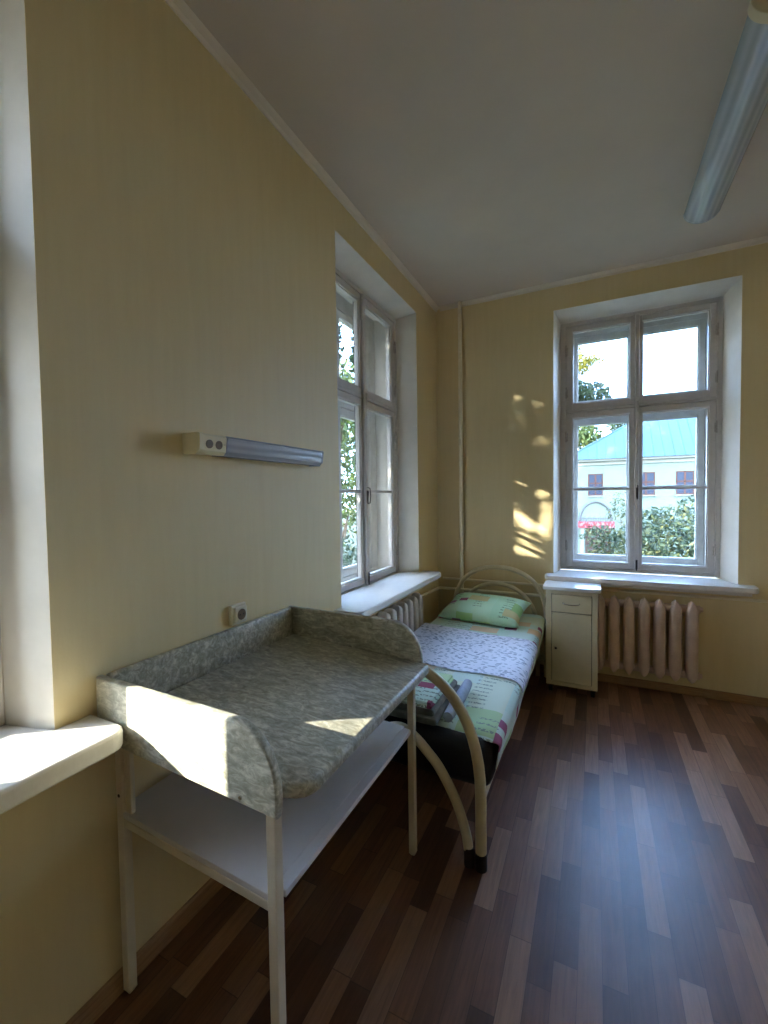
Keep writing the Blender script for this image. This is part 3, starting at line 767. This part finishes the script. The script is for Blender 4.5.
def tree(name, x, y, blobs, n, size, mat, label, cat, trunk=.14, seed=1, keep=None, group=None, branches=True):
    """blobs: (x, y, z, rx, ry, rz) ellipsoids of foliage in world space"""
    rnd = random.Random(seed); t = thing(name, (x, y, GZ), label, cat, group)
    vol = [b[3]*b[4]*b[5] for b in blobs]
    def pt(r):
        b = r.choices(blobs, vol)[0]
        while 1:
            v = Vector((r.uniform(-1, 1), r.uniform(-1, 1), r.uniform(-1, 1)))
            if .15 < v.length < 1: break
        return Vector((b[0]+v.x*b[3], b[1]+v.y*b[4], b[2]+v.z*b[5]))
    frombm(leaves(rnd, pt, n, size, keep), 'crown', mat, t)
    m = MB(); top = sum((Vector(b[:3]) for b in blobs), Vector())/len(blobs)
    m.tube([(x, y, GZ), (x+.1, y, GZ*.5+top.z*.5-1), (top.x*.6+x*.4, top.y*.6+y*.4, top.z-.3)], [trunk, trunk*.8, trunk*.45], 10)
    for b in blobs:
        c = Vector(b[:3]); r0 = Vector((x+.05, y, max(GZ+.5, c.z-b[5]*1.6)))
        if not branches: continue
        m.tube([r0, (r0+c)/2+Vector((0, 0, -.1)), c], [trunk*.4, trunk*.25, trunk*.08], 6)
    m.build('trunk', BARK, t, smooth=True)
    return t
GR = NT('lawn'); GR.set(GR.ramp(GR.noise(GR.coord(), .6, 4), [(.3, (34, 44, 24)), (.7, (56, 62, 36))]), .95)
tag(MB().box((-80, -60, GZ-.3), (90, 120, GZ)).build('ground', GR.m), kind='structure')

# house across the yard
hs = thing('house', (5, 32, GZ), 'white two-storey house with a turquoise sheet metal roof across the yard', 'house')
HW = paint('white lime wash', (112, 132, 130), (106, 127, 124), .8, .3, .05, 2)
t = NT('turquoise sheet metal roof'); br = t.noise(t.mapping((.35, .35, .35)), 1.5, 5, .6)
t.set(t.ramp(br, [(.35, (24, 62, 80)), (.6, (30, 76, 94)), (.72, (84, 132, 138))]), .55); ROOFM = t.m
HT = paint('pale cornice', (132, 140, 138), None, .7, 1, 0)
BRK = paint('brown window timber', (84, 44, 36), None, .6, 3, 0)
PANE = NT('house window glass').set(lin((38, 54, 76)), .35, 0, .2)
hx0, hx1, hy0, hy1, ze = -.95, 14.0, 32.0, 42.0, 4.0
wins = [px(u, v, 'y', 32) for u, v in ((588, 474), (603, 494), (637, 473), (655, 492), (676, 471.5), (694, 491))]
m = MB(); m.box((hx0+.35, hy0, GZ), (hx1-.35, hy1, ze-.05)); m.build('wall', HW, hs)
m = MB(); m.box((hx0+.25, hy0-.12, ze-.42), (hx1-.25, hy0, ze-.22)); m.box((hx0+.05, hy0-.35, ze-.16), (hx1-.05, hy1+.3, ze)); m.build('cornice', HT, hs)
A = px(680, 395.5, 'y', 38.0)
rb = [(hx0, hy0-.5, ze), (hx1+.5, hy0-.5, ze), (hx1+.5, hy1+.5, ze), (hx0, hy1+.5, ze)]
m = MB(); v = [m.bm.verts.new(p) for p in rb]; a1 = m.bm.verts.new(A); a2 = m.bm.verts.new((hx1-4, A.y, A.z))
for f in ((v[0], v[1], a2, a1), (v[1], v[2], a2), (v[2], v[3], a1, a2), (v[3], v[0], a1), (v[3], v[2], v[1], v[0])): m.bm.faces.new(f)
rf = m.build('roof', ROOFM, hs)
m = MB(); e0, e1 = Vector(rb[0]), Vector(A)
m.tube([e0, e1], .07, 8)
# standing seams running up the front slope
sl = Vector((0, A.y-(hy0-.5), A.z-ze))
for k in range(1, 24):
    x = hx0+.6*k
    t1 = min(1, (x-hx0)/(A.x-hx0)) if x < A.x else (1 if x < hx1-4 else max(0, (hx1+.5-x)/4.5))
    b = Vector((x, hy0-.5, ze+.01)); m.tube([b, b+sl*t1], .02, 5)
m.build('roof_seams', ROOFM, rf)
for (x0_, x1_) in ((wins[0].x, wins[1].x), (wins[2].x, wins[3].x), (wins[4].x, wins[5].x), (wins[4].x+3.0, wins[5].x+3.0)):
    for zt_, zb_ in ((wins[0].z, wins[0].z-1.62),):
        m = MB(); w__ = .07; y = hy0-.03
        m.box((x0_, y, zb_), (x0_+w__, hy0+.0, zt_)); m.box((x1_-w__, y, zb_), (x1_, hy0, zt_)); m.box((x0_, y, zt_-w__), (x1_, hy0, zt_)); m.box((x0_, y, zb_), (x1_, hy0, zb_+w__))
        m.box(((x0_+x1_)/2-.05, y, zb_), ((x0_+x1_)/2+.05, hy0, zt_)); m.box((x0_, y, zt_-.75), (x1_, hy0, zt_-.66))
        o = m.build('window', BRK, hs)
        MB().box((x0_+w__, hy0-.012, zb_+w__), (x1_-w__, hy0-.001, zt_-w__)).build('pane', PANE, o)
        MB().box((x0_-.08, hy0-.14, zb_-.08), (x1_+.08, hy0, zb_)).build('sill', HT, o)
# entrance canopy with its arch
c1, c2 = px(578, 521.5, 'y', 31), px(614.5, 528, 'y', 31)
AWR = NT('red and white canopy'); sp_ = AWR.n('ShaderNodeSeparateXYZ'); AWR.l(AWR.coord(), sp_.inputs[0])
AWR.set(AWR.mix(AWR.math('GREATER_THAN', AWR.noise(AWR.mapping((5, 1, 2.2)), 2.2, 1), .56), lin((120, 36, 54)), lin((140, 116, 120))), .6)
cz1, cz0 = c1.z, c2.z
m = MB(); m.box((c1.x, 30.5, cz0), (c2.x, 30.62, cz1)); m.box((c1.x, 30.62, cz1-.12), (c2.x, 31.98, cz1)); aw = m.build('entrance_canopy', AWR.m, hs)
cxm = (px(580, 515, 'y', 31.9).x+px(612, 515, 'y', 31.9).x)/2; rad_ = (px(612, 515, 'y', 31.9).x-px(580, 515, 'y', 31.9).x)/2
zb2 = cz1+.02; zz_ = px(596, 502, 'y', 31.9).z
MB().tube([(cxm-rad_*math.cos(math.pi*k/20), 31.93, zb2+(zz_-zb2)*math.sin(math.pi*k/20)) for k in range(21)], .07, 8).build('arch', paint('grey arch rim', (84, 92, 98), None, .5, 1, 0), hs, smooth=True)
GRY = paint('grey railing', (70, 76, 82), None, .5, 2, 0)
m = MB()
for k in range(18):
    x = c1.x+.25+(c2.x-c1.x-.5)*k/17; m.tube([(x, 30.7, cz1), (x, 30.7, cz1+.28+.08*(k % 3))], .025, 6)
m.tube([(c1.x+.2, 30.7, cz1+.26), (c2.x-.2, 30.7, cz1+.26)], .03, 6)
m.build('railing', GRY, hs)
pl_ = px(582, 540, 'y', 30.7).x
MB().box((pl_-.10, 30.6, GZ), (pl_+.14, 30.8, cz0)).build('pillar', HT, hs)
MB().box((pl_+.2, 31.85, GZ), (c2.x-.2, 31.995, cz0-.1)).build('doorway', paint('dark brown doorway', (70, 50, 50), None, .7, 2, 0), hs)

# shrubs and trees seen through the far window
def at(u, v, y): return px(u, v, 'y', y)
def blob(u, v, y, ru, rv, ry): 
    c = at(u, v, y); s = (y-CAM.y)/F_PX*1.0
    return (c.x, c.y, c.z, ru*s*1.05, ry, rv*s)
tree('shrub', at(672, 560, 11).x, 11, [blob(672, 545, 11, 36, 34, 1.4), blob(650, 540, 11, 22, 28, 1.2), blob(694, 530, 11, 16, 30, 1.2), blob(668, 580, 11, 50, 26, 1.4), blob(640, 575, 11, 26, 30, 1.1)], 7000, .125, LB,
     'large grey green shrub filling the lower right pane of the far window', 'shrub', .08, 3)
tree('shrub', at(612, 575, 13).x, 13, [blob(612, 558, 13, 22, 22, 1.0), blob(600, 535, 13, 16, 9, .8), blob(624, 545, 13, 14, 16, .9), blob(600, 585, 13, 26, 16, 1.0)], 2600, .13, LB,
     'green shrub below the red canopy in the lower left pane', 'shrub', .06, 5)
tree('sapling', at(622, 560, 16).x, 16, [blob(620, 503, 16, 7, 13, .4), blob(627, 515, 16, 7, 12, .4), blob(612, 512, 16, 5, 8, .4)], 330, .10, LB,
     'thin sapling rising against the white house wall', 'tree', .03, 6)
tree('tree', at(545, 520, 16).x, 16, [blob(572, 352, 16, 10, 10, .6), blob(583, 362, 16, 10, 5, .6), blob(595, 360, 16, 9, 4.5, .5), blob(570, 372, 16, 8, 8, .6), blob(578, 370, 16, 9, 5, .6), blob(558, 372, 16, 8, 14, .6)], 2300, .12, LY,
     'tree with yellowing leaves at the left of the upper far window pane', 'tree', .16, 7)
tree('tree', at(560, 520, 22).x, 22, [blob(578, 392, 22, 14, 9, 1.2), blob(592, 393, 22, 13, 9, 1.2), blob(602, 397, 22, 7, 6, .8), blob(560, 395, 22, 20, 22, 1.5)], 3200, .2, LD,
     'blue green tree crown below the yellowing tree in the far window', 'tree', .2, 8)
tree('tree', at(580, 470, 48).x, 48, [blob(577, 432, 48, 14, 14, 3), blob(590, 440, 48, 11, 12, 3), blob(600, 448, 48, 9, 8, 3)], 2200, .36, LG,
     'tree behind the left end of the turquoise roof', 'tree', .3, 9)
tree('tree', at(620, 440, 50).x, 50, [blob(618, 424, 50, 9, 7, 3), blob(628, 418, 50, 8, 6, 3)], 800, .36, LD,
     'dark tree top just above the slope of the turquoise roof', 'tree', .3, 10)

# trees seen through the left window
for k, (x, y, r_, zc, mt_, lb) in enumerate(((-5.2, 6.5, 2.0, 2.6, LG, 'sunlit green tree outside the left wall window, nearest the glass'), (-9.5, 11, 3.2, 3.6, LG, 'tall green tree outside the left wall window, behind the nearest one'), (-4.6, 5.0, 1.4, -.6, LD, 'dark green bush low outside the left wall window'))):
    rr_ = random.Random(40+k)
    bl = [(x+rr_.uniform(-.6, .6)*r_, y+rr_.uniform(-.6, .6)*r_, zc+rr_.uniform(-.8, .8)*r_, r_*.55, r_*.55, r_*.5) for _ in range(9)]+[(x, y, zc, r_*.8, r_*.8, r_*.9)]
    tree('tree' if zc > 0 else 'bush', x, y, bl, 5200, .07*r_**.5+.05, mt_, lb, 'tree' if zc > 0 else 'bush', .12, 60+k)

# the tree on the sunny side that dapples the light falling through the left window
D3 = Vector((1.36, 1.0, -.575))
LIT = [(1.57, .90, .05, .10, 0), (1.55, 1.05, .03, .12, 0), (1.5, .77, .22, .03, 0), (1.72, .79, .12, .03, 0), (1.30, .62, .06, .04, 0)]
for u, v, ru, rv, an in ((345, 712, 32, 9, -35), (330, 830, 14, 22, 0), (355, 855, 40, 14, -30), (400, 888, 50, 15, -25), (430, 850, 14, 40, 10), (425, 760, 22, 12, 20), (438, 820, 10, 30, 0), (372, 917, 60, 4, -22),
                         (345, 950, 35, 15, -25), (395, 960, 30, 10, -20), (355, 425, 14, 6, 0), (400, 427, 14, 6, 0), (405, 468, 14, 6, -15), (330, 433, 7, 7, 0), (432, 585, 14, 8, -20), (345, 515, 5, 4, 0), (412, 540, 6, 5, 0), (435, 1000, 14, 10, 0)):
    LIT.append((.658+(u-318)*.00228, 1.617-(v-700)*.00245, ru*.00228, rv*.00245, R(an)))
def keep(p):
    t = -p.y/D3.y; X, Z = p.x+t*D3.x, p.z+t*D3.z
    for a, b, c, d, an in LIT:
        x, z = X-a, Z-b; x, z = x*math.cos(an)+z*math.sin(an), z*math.cos(an)-x*math.sin(an)
        if (x/(c+.021))**2+(z/(d+.021))**2 < 1 and random.random() > .07: return False
    return True
tx = 3.2
blobs = []
rr_ = random.Random(77); random.seed(5)
for k in range(40):
    X = .55+.45*(k % 5)+rr_.uniform(-.1, .1); Z = .1+.44*(k//5)+rr_.uniform(-.1, .1); dt = rr_.uniform(-.5, .5)
    blobs.append((X-(tx+dt)*1.33, -(tx+dt), Z+(tx+dt)*.575, .48, .42, .48))
tree('tree', 1.4-tx*1.33-.4, -tx-.3, blobs, 75000, .065, LD, 'leafy tree standing outside towards the sun, dappling the light on the far wall', 'tree', .12, 78, keep, None, False)

# unseen tree added to block sun; only the near window's foot gets it full
def keep3(p):
    t = -p.x/D3.x; Y, Z = p.y+t*D3.y, p.z+t*D3.z
    return not (-4.30 < Y < -2.95 and .70 < Z < 1.32)
blobs = []
for k in range(34):
    Y = rr_.uniform(-6.3, -2.9); Z = rr_.uniform(.7, 3.1); dt = rr_.uniform(-.4, .4); t_ = 5.6+dt
    blobs.append((-t_*1.36, Y-t_, Z+t_*.575, .45, .55, .50))
tree('tree', -7.8, -10.4, blobs, 34000, .12, LD, 'unseen leafy tree added towards the sun to shade the near left window', 'tree', .14, 79, keep3, None, False)
# tall trees west of the house keep its front in shade
for k in range(4):
    hxk = 1.0+4.0*k; t_ = (9, 13.5, 11, 15)[k]
    cx_, cy_ = hxk-t_*1.36, 31-t_; bl = []
    for q in range(8):
        zz = -2.5+1.6*q; bl.append((cx_+rr_.uniform(-.4, .4), cy_+rr_.uniform(-.6, .6), zz+t_*.54, 2.1, 2.0, 1.5))
    tree('tree', cx_, cy_, bl, 6500, .42, LD, 'tall dense tree shading the house front, %s of four from the left' % ('first', 'second', 'third', 'last')[k], 'tree', .25, 90+k, None, 'trees shading the house', False)
